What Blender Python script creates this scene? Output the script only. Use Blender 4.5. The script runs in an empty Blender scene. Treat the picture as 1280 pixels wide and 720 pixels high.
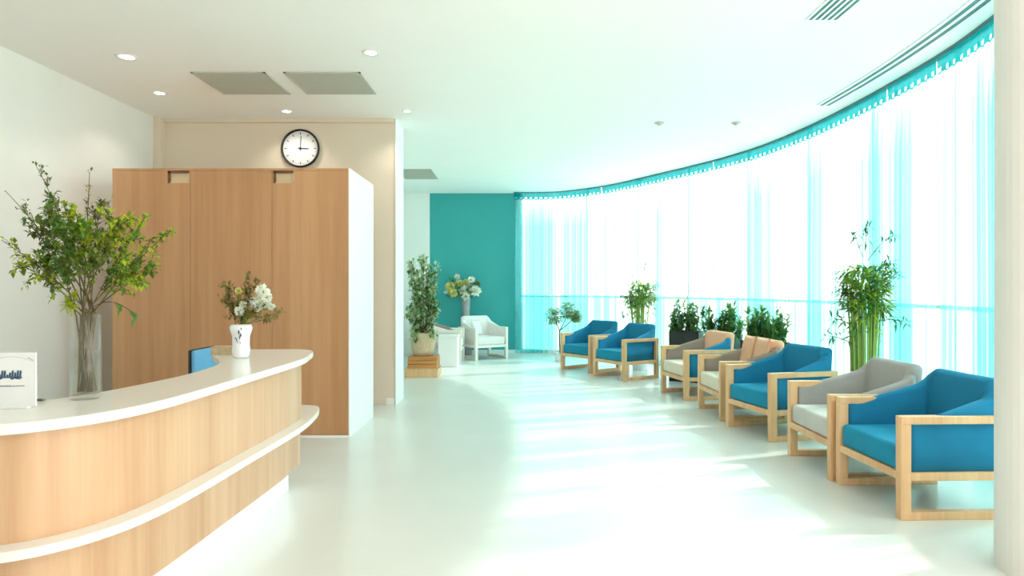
import bpy, bmesh, math, random
from mathutils import Vector, Matrix
PI = math.pi
S = bpy.context.scene
COL = S.collection
rnd = random.Random(7)
CAM_Z = 1.45
CEIL = 3.55

# ------------------------------------------------------------------ materials
def srgb(r, g, b):
    f = lambda c: (c/255/12.92) if c/255 <= .04045 else ((c/255+.055)/1.055)**2.4
    return (f(r), f(g), f(b), 1)

def new_mat(name):
    m = bpy.data.materials.new(name); m.use_nodes = True
    nt = m.node_tree; nt.nodes.clear()
    out = nt.nodes.new('ShaderNodeOutputMaterial')
    return m, nt, out

def mat(name, col, rough=.5, metal=0, spec=.5, noise=0, nscale=20, bump=0, bscale=200, coat=0, sheen=0, stretch=(1, 1, 1), col2=None):
    m, nt, out = new_mat(name)
    p = nt.nodes.new('ShaderNodeBsdfPrincipled')
    nt.links.new(p.outputs[0], out.inputs[0])
    p.inputs['Base Color'].default_value = col
    p.inputs['Roughness'].default_value = rough
    p.inputs['Metallic'].default_value = metal
    p.inputs['Specular IOR Level'].default_value = spec
    p.inputs['Coat Weight'].default_value = coat
    p.inputs['Coat Roughness'].default_value = .12
    p.inputs['Sheen Weight'].default_value = sheen
    tc = nt.nodes.new('ShaderNodeTexCoord'); mp = nt.nodes.new('ShaderNodeMapping')
    mp.inputs['Scale'].default_value = stretch
    nt.links.new(tc.outputs['Object'], mp.inputs[0])
    if noise or col2:
        n = nt.nodes.new('ShaderNodeTexNoise'); n.inputs['Scale'].default_value = nscale
        n.inputs['Detail'].default_value = 5
        nt.links.new(mp.outputs[0], n.inputs['Vector'])
        r = nt.nodes.new('ShaderNodeValToRGB')
        c2 = col2 or tuple(c*(1-noise) for c in col[:3])+(1,)
        r.color_ramp.elements[0].position = .35; r.color_ramp.elements[1].position = .65
        r.color_ramp.elements[0].color = c2; r.color_ramp.elements[1].color = col
        nt.links.new(n.outputs['Fac'], r.inputs[0]); nt.links.new(r.outputs[0], p.inputs['Base Color'])
    if bump:
        n2 = nt.nodes.new('ShaderNodeTexNoise'); n2.inputs['Scale'].default_value = bscale
        nt.links.new(mp.outputs[0], n2.inputs['Vector'])
        b = nt.nodes.new('ShaderNodeBump'); b.inputs['Strength'].default_value = bump; b.inputs['Distance'].default_value = .005
        nt.links.new(n2.outputs['Fac'], b.inputs['Height']); nt.links.new(b.outputs[0], p.inputs['Normal'])
    return m

def wood(name, c1, c2, rough=.4, coat=.0, horiz=False, scale=14):
    """straight grained timber: stretched noise"""
    m, nt, out = new_mat(name)
    p = nt.nodes.new('ShaderNodeBsdfPrincipled'); nt.links.new(p.outputs[0], out.inputs[0])
    p.inputs['Roughness'].default_value = rough; p.inputs['Coat Weight'].default_value = coat
    p.inputs['Coat Roughness'].default_value = .2
    tc = nt.nodes.new('ShaderNodeTexCoord'); mp = nt.nodes.new('ShaderNodeMapping')
    mp.inputs['Scale'].default_value = (.12, 1, 1) if horiz else (1, 1, .04)
    nt.links.new(tc.outputs['Object'], mp.inputs[0])
    n = nt.nodes.new('ShaderNodeTexNoise'); n.inputs['Scale'].default_value = scale; n.inputs['Detail'].default_value = 8
    n.inputs['Roughness'].default_value = .65
    nt.links.new(mp.outputs[0], n.inputs['Vector'])
    n3 = nt.nodes.new('ShaderNodeTexNoise'); n3.inputs['Scale'].default_value = 2.2; n3.inputs['Detail'].default_value = 2
    nt.links.new(mp.outputs[0], n3.inputs['Vector'])
    ad = nt.nodes.new('ShaderNodeMath'); ad.operation = 'MULTIPLY_ADD'
    ad.inputs[1].default_value = .5
    mu = nt.nodes.new('ShaderNodeMath'); mu.operation = 'MULTIPLY'; mu.inputs[1].default_value = .5
    nt.links.new(n3.outputs['Fac'], mu.inputs[0])
    nt.links.new(n.outputs['Fac'], ad.inputs[0]); nt.links.new(mu.outputs[0], ad.inputs[2])
    r = nt.nodes.new('ShaderNodeValToRGB')
    r.color_ramp.elements[0].position = .38; r.color_ramp.elements[1].position = .62
    r.color_ramp.elements[0].color = c2; r.color_ramp.elements[1].color = c1
    nt.links.new(ad.outputs[0], r.inputs[0]); nt.links.new(r.outputs[0], p.inputs['Base Color'])
    return m

def leafmat(name, col, col2, trans=.35):
    m, nt, out = new_mat(name)
    p = nt.nodes.new('ShaderNodeBsdfPrincipled'); t = nt.nodes.new('ShaderNodeBsdfTranslucent')
    mx = nt.nodes.new('ShaderNodeMixShader'); mx.inputs[0].default_value = trans
    tc = nt.nodes.new('ShaderNodeTexCoord'); n = nt.nodes.new('ShaderNodeTexNoise'); n.inputs['Scale'].default_value = 9
    nt.links.new(tc.outputs['Object'], n.inputs['Vector'])
    r = nt.nodes.new('ShaderNodeValToRGB'); r.color_ramp.elements[0].position = .4; r.color_ramp.elements[1].position = .6
    r.color_ramp.elements[0].color = col2; r.color_ramp.elements[1].color = col
    nt.links.new(n.outputs['Fac'], r.inputs[0])
    nt.links.new(r.outputs[0], p.inputs['Base Color']); nt.links.new(r.outputs[0], t.inputs['Color'])
    p.inputs['Roughness'].default_value = .45
    nt.links.new(p.outputs[0], mx.inputs[1]); nt.links.new(t.outputs[0], mx.inputs[2]); nt.links.new(mx.outputs[0], out.inputs[0])
    return m

def sheer(name, tcol, dcol, tr):
    m, nt, out = new_mat(name)
    a = nt.nodes.new('ShaderNodeBsdfTransparent'); a.inputs[0].default_value = tcol
    t = nt.nodes.new('ShaderNodeBsdfTranslucent'); t.inputs[0].default_value = dcol
    d = nt.nodes.new('ShaderNodeBsdfDiffuse'); d.inputs[0].default_value = dcol
    m1 = nt.nodes.new('ShaderNodeMixShader'); m1.inputs[0].default_value = .35
    m2 = nt.nodes.new('ShaderNodeMixShader'); m2.inputs[0].default_value = 1-tr
    nt.links.new(t.outputs[0], m1.inputs[1]); nt.links.new(d.outputs[0], m1.inputs[2])
    nt.links.new(a.outputs[0], m2.inputs[1]); nt.links.new(m1.outputs[0], m2.inputs[2]); nt.links.new(m2.outputs[0], out.inputs[0])
    return m

def emis(name, col, s):
    m, nt, out = new_mat(name)
    e = nt.nodes.new('ShaderNodeEmission'); e.inputs[0].default_value = col; e.inputs[1].default_value = s
    nt.links.new(e.outputs[0], out.inputs[0]); return m

def glass(name, tint=(1, 1, 1, 1), refl=.08):
    m, nt, out = new_mat(name)
    a = nt.nodes.new('ShaderNodeBsdfTransparent'); a.inputs[0].default_value = tint
    g = nt.nodes.new('ShaderNodeBsdfGlossy'); g.inputs['Roughness'].default_value = .02
    lw = nt.nodes.new('ShaderNodeLayerWeight'); lw.inputs[0].default_value = .5
    pw2 = nt.nodes.new('ShaderNodeMath'); pw2.operation = 'POWER'; pw2.inputs[1].default_value = 4
    f = nt.nodes.new('ShaderNodeMath'); f.operation = 'MULTIPLY_ADD'; f.inputs[1].default_value = .6; f.inputs[2].default_value = .04
    nt.links.new(lw.outputs['Facing'], pw2.inputs[0]); nt.links.new(pw2.outputs[0], f.inputs[0])
    mx = nt.nodes.new('ShaderNodeMixShader')
    nt.links.new(f.outputs[0], mx.inputs[0]); nt.links.new(a.outputs[0], mx.inputs[1]); nt.links.new(g.outputs[0], mx.inputs[2])
    nt.links.new(mx.outputs[0], out.inputs[0]); return m

M = dict(
    wall=mat('wall_paint', srgb(238, 240, 236), .7, noise=.02, nscale=3, bump=.05, bscale=300),
    wallwarm=mat('warm_wall_paint', srgb(228, 216, 198), .75, noise=.02, nscale=3, bump=.05, bscale=300),
    teal=mat('teal_wall_paint', srgb(56, 166, 166), .65, noise=.05, nscale=2, bump=.05, bscale=300),
    pillar=mat('pillar_plaster', srgb(222, 219, 214), .7, noise=.02, nscale=3, bump=.05, bscale=300),
    ceil=mat('ceiling_paint', srgb(249, 247, 244), .8, noise=.01, nscale=3),
    floor=mat('polished_vinyl_floor', srgb(218, 220, 215), .28, spec=.5, noise=.04, nscale=1.5, bump=.02, bscale=60),
    white=mat('white_lacquer', srgb(240, 240, 238), .35),
    whitesolid=mat('white_solid_surface', srgb(240, 237, 229), .18, spec=.5, noise=.02, nscale=30),
    deskwood=wood('pale_ash_veneer', srgb(214, 176, 138), srgb(192, 146, 106), .38, .4),
    cabwood=wood('oak_cabinet_veneer', srgb(196, 150, 108), srgb(176, 126, 84), .42, .0),
    recess=mat('handle_recess', srgb(206, 180, 146), .5),
    darkwood=mat('dark_recess_edge', srgb(110, 74, 46), .6, noise=.2),
    chairwood=wood('beech_frame', srgb(230, 188, 142), srgb(210, 160, 112), .4, .1, scale=25),
    palewood=mat('whitewashed_frame', srgb(238, 232, 222), .45, noise=.04),
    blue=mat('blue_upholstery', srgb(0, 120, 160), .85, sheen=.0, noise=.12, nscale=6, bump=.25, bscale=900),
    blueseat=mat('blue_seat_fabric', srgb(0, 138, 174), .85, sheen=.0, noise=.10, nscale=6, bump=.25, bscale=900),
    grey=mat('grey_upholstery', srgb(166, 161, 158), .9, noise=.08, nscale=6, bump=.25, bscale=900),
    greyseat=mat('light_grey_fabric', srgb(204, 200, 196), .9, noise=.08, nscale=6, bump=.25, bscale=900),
    taupe=mat('taupe_upholstery', srgb(150, 134, 122), .9, noise=.08, nscale=6, bump=.25, bscale=900),
    cream=mat('cream_seat_fabric', srgb(226, 214, 194), .9, noise=.06, nscale=6, bump=.25, bscale=900),
    peach=mat('peach_fabric', srgb(232, 178, 146), .9, noise=.08, nscale=6, bump=.25, bscale=900),
    offwhite=mat('offwhite_fabric', srgb(236, 228, 224), .9, noise=.04, nscale=6, bump=.2, bscale=900),
    dark=mat('dark_webbing', srgb(70, 72, 72), .8, noise=.2),
    black=mat('black_metal', srgb(28, 28, 30), .4, noise=.1),
    blackplastic=mat('black_planter', srgb(30, 38, 38), .5, noise=.2),
    soil=mat('potting_soil', srgb(60, 44, 32), .95, noise=.5, nscale=60, bump=.8, bscale=80),
    metal=mat('grey_metal', srgb(150, 165, 165), .4, metal=.6, noise=.05),
    grille=mat('grey_grille', srgb(194, 194, 182), .55, noise=.05),
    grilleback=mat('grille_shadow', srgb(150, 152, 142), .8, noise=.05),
    slotdark=mat('slot_dark', srgb(70, 118, 118), .6, noise=.05),
    bark=mat('brown_bark', srgb(104, 84, 60), .8, noise=.3, nscale=30, bump=.5, bscale=90),
    twig=mat('olive_twig', srgb(112, 96, 62), .8, noise=.3, nscale=30),
    cane=mat('green_cane', srgb(172, 198, 98), .5, noise=.3, nscale=12, stretch=(1, 1, .3)),
    olive=leafmat('olive_leaves', srgb(118, 136, 54), srgb(80, 100, 42)),
    lime=leafmat('lime_leaves', srgb(200, 210, 56), srgb(146, 174, 44), .5),
    green=leafmat('green_leaves', srgb(118, 164, 76), srgb(72, 126, 58), .45),
    deep=leafmat('deep_green_leaves', srgb(84, 146, 100), srgb(48, 108, 74), .4),
    sage=leafmat('sage_leaves', srgb(140, 158, 112), srgb(104, 124, 78), .4),
    palesage=leafmat('pale_sage_leaves', srgb(200, 212, 178), srgb(168, 188, 140), .4),
    khaki=leafmat('khaki_leaves', srgb(150, 134, 72), srgb(112, 104, 56), .3),
    petal=leafmat('white_petals', srgb(248, 248, 240), srgb(236, 240, 226), .3),
    creampetal=leafmat('cream_petals', srgb(236, 232, 160), srgb(222, 214, 120), .3),
    porcelain=mat('white_porcelain', srgb(240, 242, 244), .15, coat=.4, noise=.02),
    bluepaint=mat('blue_glaze', srgb(70, 96, 130), .3, noise=.3, nscale=80),
    tan=mat('woven_tan', srgb(214, 190, 156), .85, noise=.2, nscale=40, bump=.8, bscale=60),
    amber=wood('amber_timber', srgb(206, 146, 84), srgb(186, 120, 62), .5, horiz=True),
    card=mat('white_card', srgb(236, 238, 240), .4, noise=.02),
    officeblue=mat('office_chair_blue_mesh', srgb(110, 180, 224), .7, noise=.1, nscale=60, bump=.4, bscale=300),
    greyvase=mat('grey_stone_vase', srgb(170, 166, 166), .6, noise=.12, nscale=12, bump=.2, bscale=60),
    curtain=sheer('sheer_teal_voile', (.81, .96, .97, 1), srgb(195, 238, 239), .84),
    header=sheer('teal_curtain_header', (.25, .75, .75, 1), srgb(0, 128, 134), .08),
    track=mat('curtain_track', srgb(90, 130, 132), .5, metal=.3, noise=.02),
    pane=glass('clear_pane'),
    vaseglass=glass('vase_glass', (.98, .99, .985, 1)),
    water=glass('vase_water', (.98, .985, .96, 1)),
    frost=sheer('frosted_film', (.95, 1, 1, 1), srgb(232, 240, 240), .35),
    lamp=emis('downlight_glow', (1, .97, .9, 1), 6),
    led=emis('led_strip', (.9, 1, 1, 1), 1.6),
    ground=mat('pale_terrace', srgb(232, 222, 210), .8, noise=.05, nscale=2),  # pale warm tone set for the light it bounces indoors
)

# ------------------------------------------------------------------ object helpers
def link(o, parent=None):
    COL.objects.link(o)
    if parent is not None: o.parent = parent
    return o

def obj(name, bm, m, parent=None, smooth=False, label=None, loc=None, rot=None):
    bmesh.ops.recalc_face_normals(bm, faces=bm.faces)
    me = bpy.data.meshes.new(name); bm.to_mesh(me); bm.free()
    for mm in (m if isinstance(m, (list, tuple)) else [m]): me.materials.append(mm)
    if smooth:
        me.shade_smooth()
    o = bpy.data.objects.new(name, me)
    if loc is not None: o.location = loc
    if rot is not None: o.rotation_euler = rot
    if label: o['label'] = label
    return link(o, parent)

def tag(o, label, cat, group=None):
    o['label'] = label; o['category'] = cat
    if group: o['group'] = group
    return o

def thing(name, label, cat, loc=(0, 0, 0), rz=0, group=None):
    o = bpy.data.objects.new(name, None); link(o)
    o.empty_display_size = .1
    o.location = loc; o.rotation_euler = (0, 0, rz)
    return tag(o, label, cat, group)

def struct(name, bm, m, parent=None, smooth=False):
    o = obj(name, bm, m, parent, smooth)
    if parent is None: o['kind'] = 'structure'
    return o

def B(): return bmesh.new()

def box(bm, x0, x1, y0, y1, z0, z1, bev=0, seg=2):
    t = bmesh.new()
    bmesh.ops.create_cube(t, size=1)
    for v in t.verts:
        v.co = Vector(((x0+x1)/2+v.co.x*(x1-x0), (y0+y1)/2+v.co.y*(y1-y0), (z0+z1)/2+v.co.z*(z1-z0)))
    if bev: bmesh.ops.bevel(t, geom=t.edges[:], offset=bev, segments=seg, profile=.5, affect='EDGES')
    me = bpy.data.meshes.new('t'); t.to_mesh(me); t.free(); bm.from_mesh(me); bpy.data.meshes.remove(me)
    return bm

def prism(bm, pts, z0, z1, bev=0):
    """vertical extrusion of a plan polygon"""
    t = bmesh.new()
    lo = [t.verts.new((p[0], p[1], z0)) for p in pts]; hi = [t.verts.new((p[0], p[1], z1)) for p in pts]
    n = len(pts)
    f0 = t.faces.new(lo); f1 = t.faces.new(hi)
    for i in range(n): t.faces.new((lo[i], lo[(i+1) % n], hi[(i+1) % n], hi[i]))
    bmesh.ops.recalc_face_normals(t, faces=t.faces)
    if bev:
        es = [e for e in t.edges if e in set(f0.edges[:]) | set(f1.edges[:])]
        bmesh.ops.bevel(t, geom=es, offset=bev, segments=2, profile=.5, affect='EDGES')
    me = bpy.data.meshes.new('t'); t.to_mesh(me); t.free(); bm.from_mesh(me); bpy.data.meshes.remove(me)
    return bm

def tube(bm, pts, rad, n=6, cap=True):
    pts = [Vector(p) for p in pts]
    if not isinstance(rad, (list, tuple)): rad = [rad]*len(pts)
    rings = []
    d0 = (pts[1]-pts[0]).normalized()
    a = d0.orthogonal().normalized()
    for i, p in enumerate(pts):
        d = (pts[min(i+1, len(pts)-1)]-pts[max(i-1, 0)]).normalized()
        a = (a-d*a.dot(d)).normalized(); b = d.cross(a)
        rings.append([bm.verts.new(p+(a*math.cos(2*PI*k/n)+b*math.sin(2*PI*k/n))*rad[i]) for k in range(n)])
    for r0, r1 in zip(rings, rings[1:]):
        for k in range(n): bm.faces.new((r0[k], r0[(k+1) % n], r1[(k+1) % n], r1[k]))
    if cap: bm.faces.new(rings[0]); bm.faces.new(rings[-1])
    return bm

def lathe(bm, prof, n=32, c=(0, 0), cap=True):
    """prof: list of (r,z)"""
    rings = []
    for r, z in prof:
        if r <= 1e-5: rings.append([bm.verts.new((c[0], c[1], z))])
        else: rings.append([bm.verts.new((c[0]+r*math.cos(2*PI*k/n), c[1]+r*math.sin(2*PI*k/n), z)) for k in range(n)])
    for a, b in zip(rings, rings[1:]):
        for k in range(n):
            k2 = (k+1) % n
            if len(a) == 1 and len(b) == 1: continue
            if len(a) == 1: bm.faces.new((a[0], b[k2], b[k]))
            elif len(b) == 1: bm.faces.new((a[k], a[k2], b[0]))
            else: bm.faces.new((a[k], a[k2], b[k2], b[k]))
    return bm

def leaf(bm, p, d, L, W, droop=.25, mi=0, twist=None):
    d = Vector(d).normalized()
    up = Vector((0, 0, 1)) if twist is None else twist
    s = d.cross(up)
    if s.length < .05: s = Vector((1, 0, 0))
    s.normalize(); u = s.cross(d).normalized()
    p = Vector(p)
    a = bm.verts.new(p)
    m1 = p+d*L*.45-u*L*droop*.2; t = p+d*L-u*L*droop
    l = bm.verts.new(m1+s*W/2+u*W*.15); r = bm.verts.new(m1-s*W/2+u*W*.15); c = bm.verts.new(m1); tv = bm.verts.new(t)
    for f in ((a, l, c), (a, c, r), (c, l, tv), (c, tv, r)):
        ff = bm.faces.new(f); ff.material_index = mi

def rvec(r=rnd):
    while True:
        v = Vector((r.uniform(-1, 1), r.uniform(-1, 1), r.uniform(-1, 1)))
        if .1 < v.length < 1: return v.normalized()

def bez(p0, p1, p2, n=10):
    p0, p1, p2 = Vector(p0), Vector(p1), Vector(p2)
    return [(1-t)**2*p0+2*t*(1-t)*p1+t*t*p2 for t in [i/(n-1) for i in range(n)]]

def catmull(P, step):
    """smooth plan path resampled at a constant step; returns list of (point, tangent, s)"""
    P = [Vector((p[0], p[1], 0)) for p in P]
    Q = [2*P[0]-P[1]]+P+[2*P[-1]-P[-2]]
    fine = []
    for i in range(1, len(Q)-2):
        for k in range(60):
            t = k/60
            a, b, c, d = Q[i-1], Q[i], Q[i+1], Q[i+2]
            fine.append(.5*((2*b)+(-a+c)*t+(2*a-5*b+4*c-d)*t*t+(-a+3*b-3*c+d)*t**3))
    fine.append(P[-1])
    out = []; s = 0; nxt = 0
    for a, b in zip(fine, fine[1:]):
        L = (b-a).length
        while nxt <= s+L and L > 0:
            out.append((a+(b-a)*((nxt-s)/L), (b-a).normalized(), nxt)); nxt += step
        s += L
    return out

def offset_path(P, off, step=.1):
    r = catmull(P, step)
    return [(p+Vector((t.y, -t.x, 0))*off) for p, t, s in r]

# ------------------------------------------------------------------ camera
cam = bpy.data.cameras.new('camera'); co = link(bpy.data.objects.new('camera', cam))
co.location = (0, 0, CAM_Z); co.rotation_euler = (PI/2, 0, 0)
cam.sensor_width = 36; cam.lens = 36*800/1280; cam.shift_x = -10/1280
cam.clip_start = .05
S.camera = co

# ------------------------------------------------------------------ the curved window line
# plan line of the curtains, from the teal wall to beyond the pillar (going clockwise; outside is on the left hand)
CP = [(-.14, 14.02), (.4, 14.04), (.95, 13.9), (1.8, 13.1), (2.5, 11.9), (3.22, 10.5), (3.6, 9.4), (3.78, 8.2), (3.83, 7.0), (3.8, 5.75), (3.69, 4.97), (3.5, 4.1), (3.3, 3.2), (3.15, 2.2), (3.05, 1.0), (3.0, -1.0)]
gl = catmull(CP, .1)
gout = [p+Vector((-t.y, t.x, 0))*.19 for p, t, s in gl]

# ------------------------------------------------------------------ room shell
fl = [(p.x, p.y) for p in gout]+[(-4.5, -1.0), (-4.5, 8.0), (-2.75, 8.4), (-2.75, 14.45), (.0, 14.45)]
struct('floor', prism(B(), fl, -.1, 0), M['floor'])
clip_ = [(p.x-t.y*.07, p.y+t.x*.07) for p, t, s in gl]
struct('ceiling', prism(B(), clip_+fl[len(gout):], CEIL, CEIL+.15), M['ceil'])
struct('wall_left', box(B(), -4.7, -4.5, -1, 8.1, 0, CEIL), M['wall'])
bm = box(B(), -4.5, -1.55, 7.95, 8.43, 0, CEIL)
struct('wall_back', bm, M['wallwarm'])
struct('wall_rear', box(B(), -4.7, 1.6, -1.2, -1.0, 0, CEIL), M['wall'])  # unseen wall, added to cut light coming from behind the camera
struct('wall_partition_end', box(B(), -1.55, -1.535, 7.93, 8.43, 0, CEIL), M['wall'])
struct('trim_1', box(B(), -4.5, -4.41, 7.85, 7.95, 0, CEIL), M['wallwarm'])
struct('trim_2', box(B(), -4.41, -1.56, 7.90, 7.95, 3.50, CEIL), M['wallwarm'])
struct('wall_passage', box(B(), -2.9, -2.6, 8.43, 14.4, 0, CEIL), M['wall'])
struct('wall_far_left', box(B(), -2.6, -2.0, 14.15, 14.4, 0, CEIL), M['wall'])
struct('wall_teal', box(B(), -2.0, .03, 14.2, 14.4, 0, CEIL), M['teal'])
struct('baseboard_back', box(B(), -1.66, -1.56, 7.935, 7.95, 0, .08, .003), M['white'])
struct('baseboard_teal', box(B(), -2.0, .02, 14.185, 14.2, 0, .08, .003), M['white'])
# rounded pillar at the right
pb = B()
pp = [(2.71+.25*math.cos(k/40*2*PI), 3.24+.25*math.sin(k/40*2*PI)) for k in range(40)]
struct('wall_pillar', prism(B(), pp, 0, CEIL), M['pillar'], smooth=False)
# unseen outside ground, added to bounce light up to the ceiling
struct('ground_terrace', box(B(), -30, 40, -30, 45, -.4, -.12), M['ground'])

# windows: one unit per bay of the curve
bay = 14  # samples of .1 m
nwin = 0
WH = CEIL+.22
i = 2
while i+bay < len(gout):
    a, b = gout[i], gout[i+bay]
    nwin += 1
    d = (b-a).normalized(); L = (b-a).length
    e = bpy.data.objects.new('window_%d' % nwin, None); link(e)
    e.location = (a.x, a.y, 0); e.rotation_euler = (0, 0, math.atan2(d.y, d.x)); e['kind'] = 'structure'
    fm = B()
    box(fm, 0, L, -.03, .03, 0, .1, .004); box(fm, 0, L, -.03, .03, 1.25, 1.29, .004); box(fm, 0, L, -.03, .03, WH-.03, WH, .003)
    box(fm, -.016, .016, -.03, .03, 0, WH, .003)
    obj('window_frame', fm, M['white'], e)
    obj('window_pane', box(B(), .016, L-.016, -.004, .004, 1.29, WH-.03), M['pane'], e)
    obj('frosted_pane', box(B(), .016, L-.016, -.001, .001, .1, 1.25), M['frost'], e)
    i += bay

# ------------------------------------------------------------------ curtains
cp = catmull(CP, .006)
def nearest_s(x, y): return min(cp, key=lambda q: (q[0].x-x)**2+(q[0].y-y)**2)[2]
def px_s(px):  # arc length where the line of sight of that bearing meets the curtain
    t = (px-650)/800
    return min(cp, key=lambda q: abs(q[0].x-t*q[0].y) if q[0].y > 4 else 9)[2]
S_END = nearest_s(3.2, 2.6)
# gathers: (arc length, half width, strength)
G = [(px_s(655), .30, 1.3), (px_s(676), .32, 1.2), (px_s(715), .30, 1.1), (px_s(750), .22, 1.0), (px_s(820), .12, .45), (px_s(892), .18, .6), (px_s(948), .18, .7),
     (px_s(968), .12, .5), (px_s(1026), .12, .7), (px_s(1095), .16, .9), (px_s(1125), .12, 1.0), (px_s(1178), .07, .6), (px_s(1231), .08, 1.0), (px_s(1243)+.5, .3, .9)]
gr_ = random.Random(11)
G2 = []
for c, w_, k in G:
    for q in range(7):
        G2.append((c+gr_.gauss(0, 1.1)*w_*1.2, gr_.uniform(.025, .06), gr_.uniform(.5, 1.2)*k))
for q in range(46): G2.append((gr_.uniform(0, 20), gr_.uniform(.012, .025), gr_.uniform(.25, .6)))
def gather(s):
    a = sum(k*math.exp(-((s-c)/(w*.8))**2) for c, w, k in G)*.35
    b = sum(k*math.exp(-((s-c)/w)**2) for c, w, k in G2 if abs(s-c) < .15)
    return min(1, a+b)
def curtain(s0, s1, label, seed):
    r = random.Random(seed)
    t = thing('sheer_curtain', label, 'curtain', (0, 0, 0), 0, 'sheer teal curtains along the curved windows')
    rows = [.03, .4, 1.2, 2.0, 2.8, 3.3, 3.46]
    bm = B(); prev = None; ph = r.uniform(0, 6); last = s0
    n_j = [r.uniform(.7, 1.3) for _ in range(400)]
    for p, tg, s in cp:
        if s < s0 or s > s1: continue
        g = gather(s)
        ph += (s-last)*(2*PI/.10)*(.8+.4*n_j[int(s*7) % 400]); last = s
        nrm = Vector((-tg.y, tg.x, 0))
        colv = []
        for z in rows:
            k = min(1, (3.52-z)/.5)
            ed = min(1, (s-s0)/.08, (s1-s)/.08); am = ed*(.012+.03*g)*(.45+.55*k); tw = ed*.08*g*(.3+.7*k)
            drift = math.sin(s*3.1+z*.5)*.012*k
            q = p+nrm*(am*math.sin(ph)+drift)+tg*(tw*math.sin(2*ph))
            colv.append(bm.verts.new((q.x, q.y, z)))
        if prev:
            for a in range(len(rows)-1): bm.faces.new((prev[a], colv[a], colv[a+1], prev[a+1]))
        prev = colv
    obj('curtain_fabric', bm, M['curtain'], t, smooth=True)
    # header band with bright eyelet gaps
    hb = B(); prev = None; idx = 0; rows = [3.385, 3.402, 3.42, 3.44, 3.535]
    for p, tg, s in cp:
        if s < s0-.022 or s > s1+.022: continue
        idx += 1
        if idx % 2: continue
        nrm = Vector((-tg.y, tg.x, 0)); c = []
        for z in rows:
            q = p+nrm*(.006*math.sin(s*2*PI/.11)*(1 if z < 3.5 else .4)-.01)
            c.append(hb.verts.new((q.x, q.y, z+(.008*math.cos(s*2*PI/.11) if z < 3.39 else 0))))
        if prev:
            u = (s % .11)/.11
            for a in range(len(rows)-1):
                if a in (1, 2) and (.25 < u < .75): continue
                hb.faces.new((prev[a], c[a], c[a+1], prev[a+1]))
        prev = c
    obj('curtain_header', hb, M['header'], t, smooth=True, label='dense teal pleated heading with eyelets')
    return t
cuts = [0, px_s(752), px_s(892), px_s(1110), px_s(1172), S_END]
labs = ['sheer teal curtain with dense folds next to the teal wall',
        'nearly white sheer curtain behind the slender bamboo and far blue chairs',
        'wide sheer curtain behind the low green shrubs in the row of planters',
        'sheer teal curtain with strong folds directly behind the tall bamboo',
        'sheer teal curtain beside the pillar, right of the tall bamboo']
for k in range(5): curtain(cuts[k]+.018, cuts[k+1]-.018, labs[k], 20+k)
def band(P, w0, w1, z0, z1, a=None, b=None):
    """ribbon that follows a smooth line in plan"""
    bm = B(); prev = None
    for p, tg, s in P:
        if a is not None and (s < a or s > b): continue
        n = Vector((-tg.y, tg.x, 0))
        c = [bm.verts.new((p.x+n.x*w, p.y+n.y*w, z)) for w, z in ((w0, z0), (w1, z0), (w1, z1), (w0, z1))]
        if prev:
            for k in range(4): bm.faces.new((prev[k], prev[(k+1) % 4], c[(k+1) % 4], c[k]))
        else: bm.faces.new(c)
        prev = c
    bm.faces.new(prev); return bm
cpc = catmull(CP, .1)
struct('trim_3', band(cpc, -.045, .03, CEIL-.014, CEIL, 0, S_END), M['track'])

# ------------------------------------------------------------------ ceiling fittings
def linear_diffuser(name, pts, slots, label, width):
    t = thing(name, label, 'air vent', (0, 0, 0))
    P = catmull(pts, .1)
    for k in range(slots):
        off = (k-(slots-1)/2)*width/slots
        w = width/slots*.28
        obj('slot', band(P, off-w, off+w, CEIL-.006, CEIL-.001), M['slotdark'], t)
    for k in range(slots+1):
        off = (k-slots/2)*width/slots; w = width/slots*.2
        obj('slot_frame', band(P, off-w, off+w, CEIL-.009, CEIL-.001), M['white'], t)
    return t
linear_diffuser('slot_diffuser', [(3.49, 7.35), (3.5, 6.4), (3.46, 5.5), (3.37, 4.67), (3.22, 3.9)], 2, 'long curved two-slot air diffuser in the ceiling beside the curtain track', .15)
linear_diffuser('slot_diffuser', [(2.36, 5.0), (2.36, 4.2), (2.33, 3.6)], 5, 'short many-slotted air diffuser at the top edge, nearer the room centre', .24)

def ceiling_grille(x0, x1, y0, y1, label):
    t = thing('ceiling_grille', label, 'ceiling vent', ((x0+x1)/2, (y0+y1)/2, CEIL), 0, 'square grey ceiling grilles')
    w, d = (x1-x0)/2, (y1-y0)/2
    fr = B()
    box(fr, -w, w, -d, -d+.025, -.012, -.001, .002); box(fr, -w, w, d-.025, d, -.012, -.001, .002)
    box(fr, -w, -w+.025, -d, d, -.012, -.001, .002); box(fr, w-.025, w, -d, d, -.012, -.001, .002)
    obj('grille_frame', fr, M['grille'], t)
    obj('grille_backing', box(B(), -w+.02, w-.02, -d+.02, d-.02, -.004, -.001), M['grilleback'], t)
    sl = B(); n = 24
    for k in range(n):
        y = -d+.03+(2*d-.06)*(k+.5)/n
        box(sl, -w+.02, w-.02, y-.009, y+.009, -.011, -.006)
    obj('louvres', sl, M['grille'], t)
ceiling_grille(-3.20, -2.475, 6.215, 6.91, 'square grey ceiling grille on the left, above the wooden wardrobe')
ceiling_grille(-2.30, -1.55, 6.215, 6.91, 'square grey ceiling grille on the right of the pair, nearer the passage')
ceiling_grille(-2.20, -1.57, 11.3, 12.3, 'faint grey ceiling grille down the passage, before the teal wall')

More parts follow.
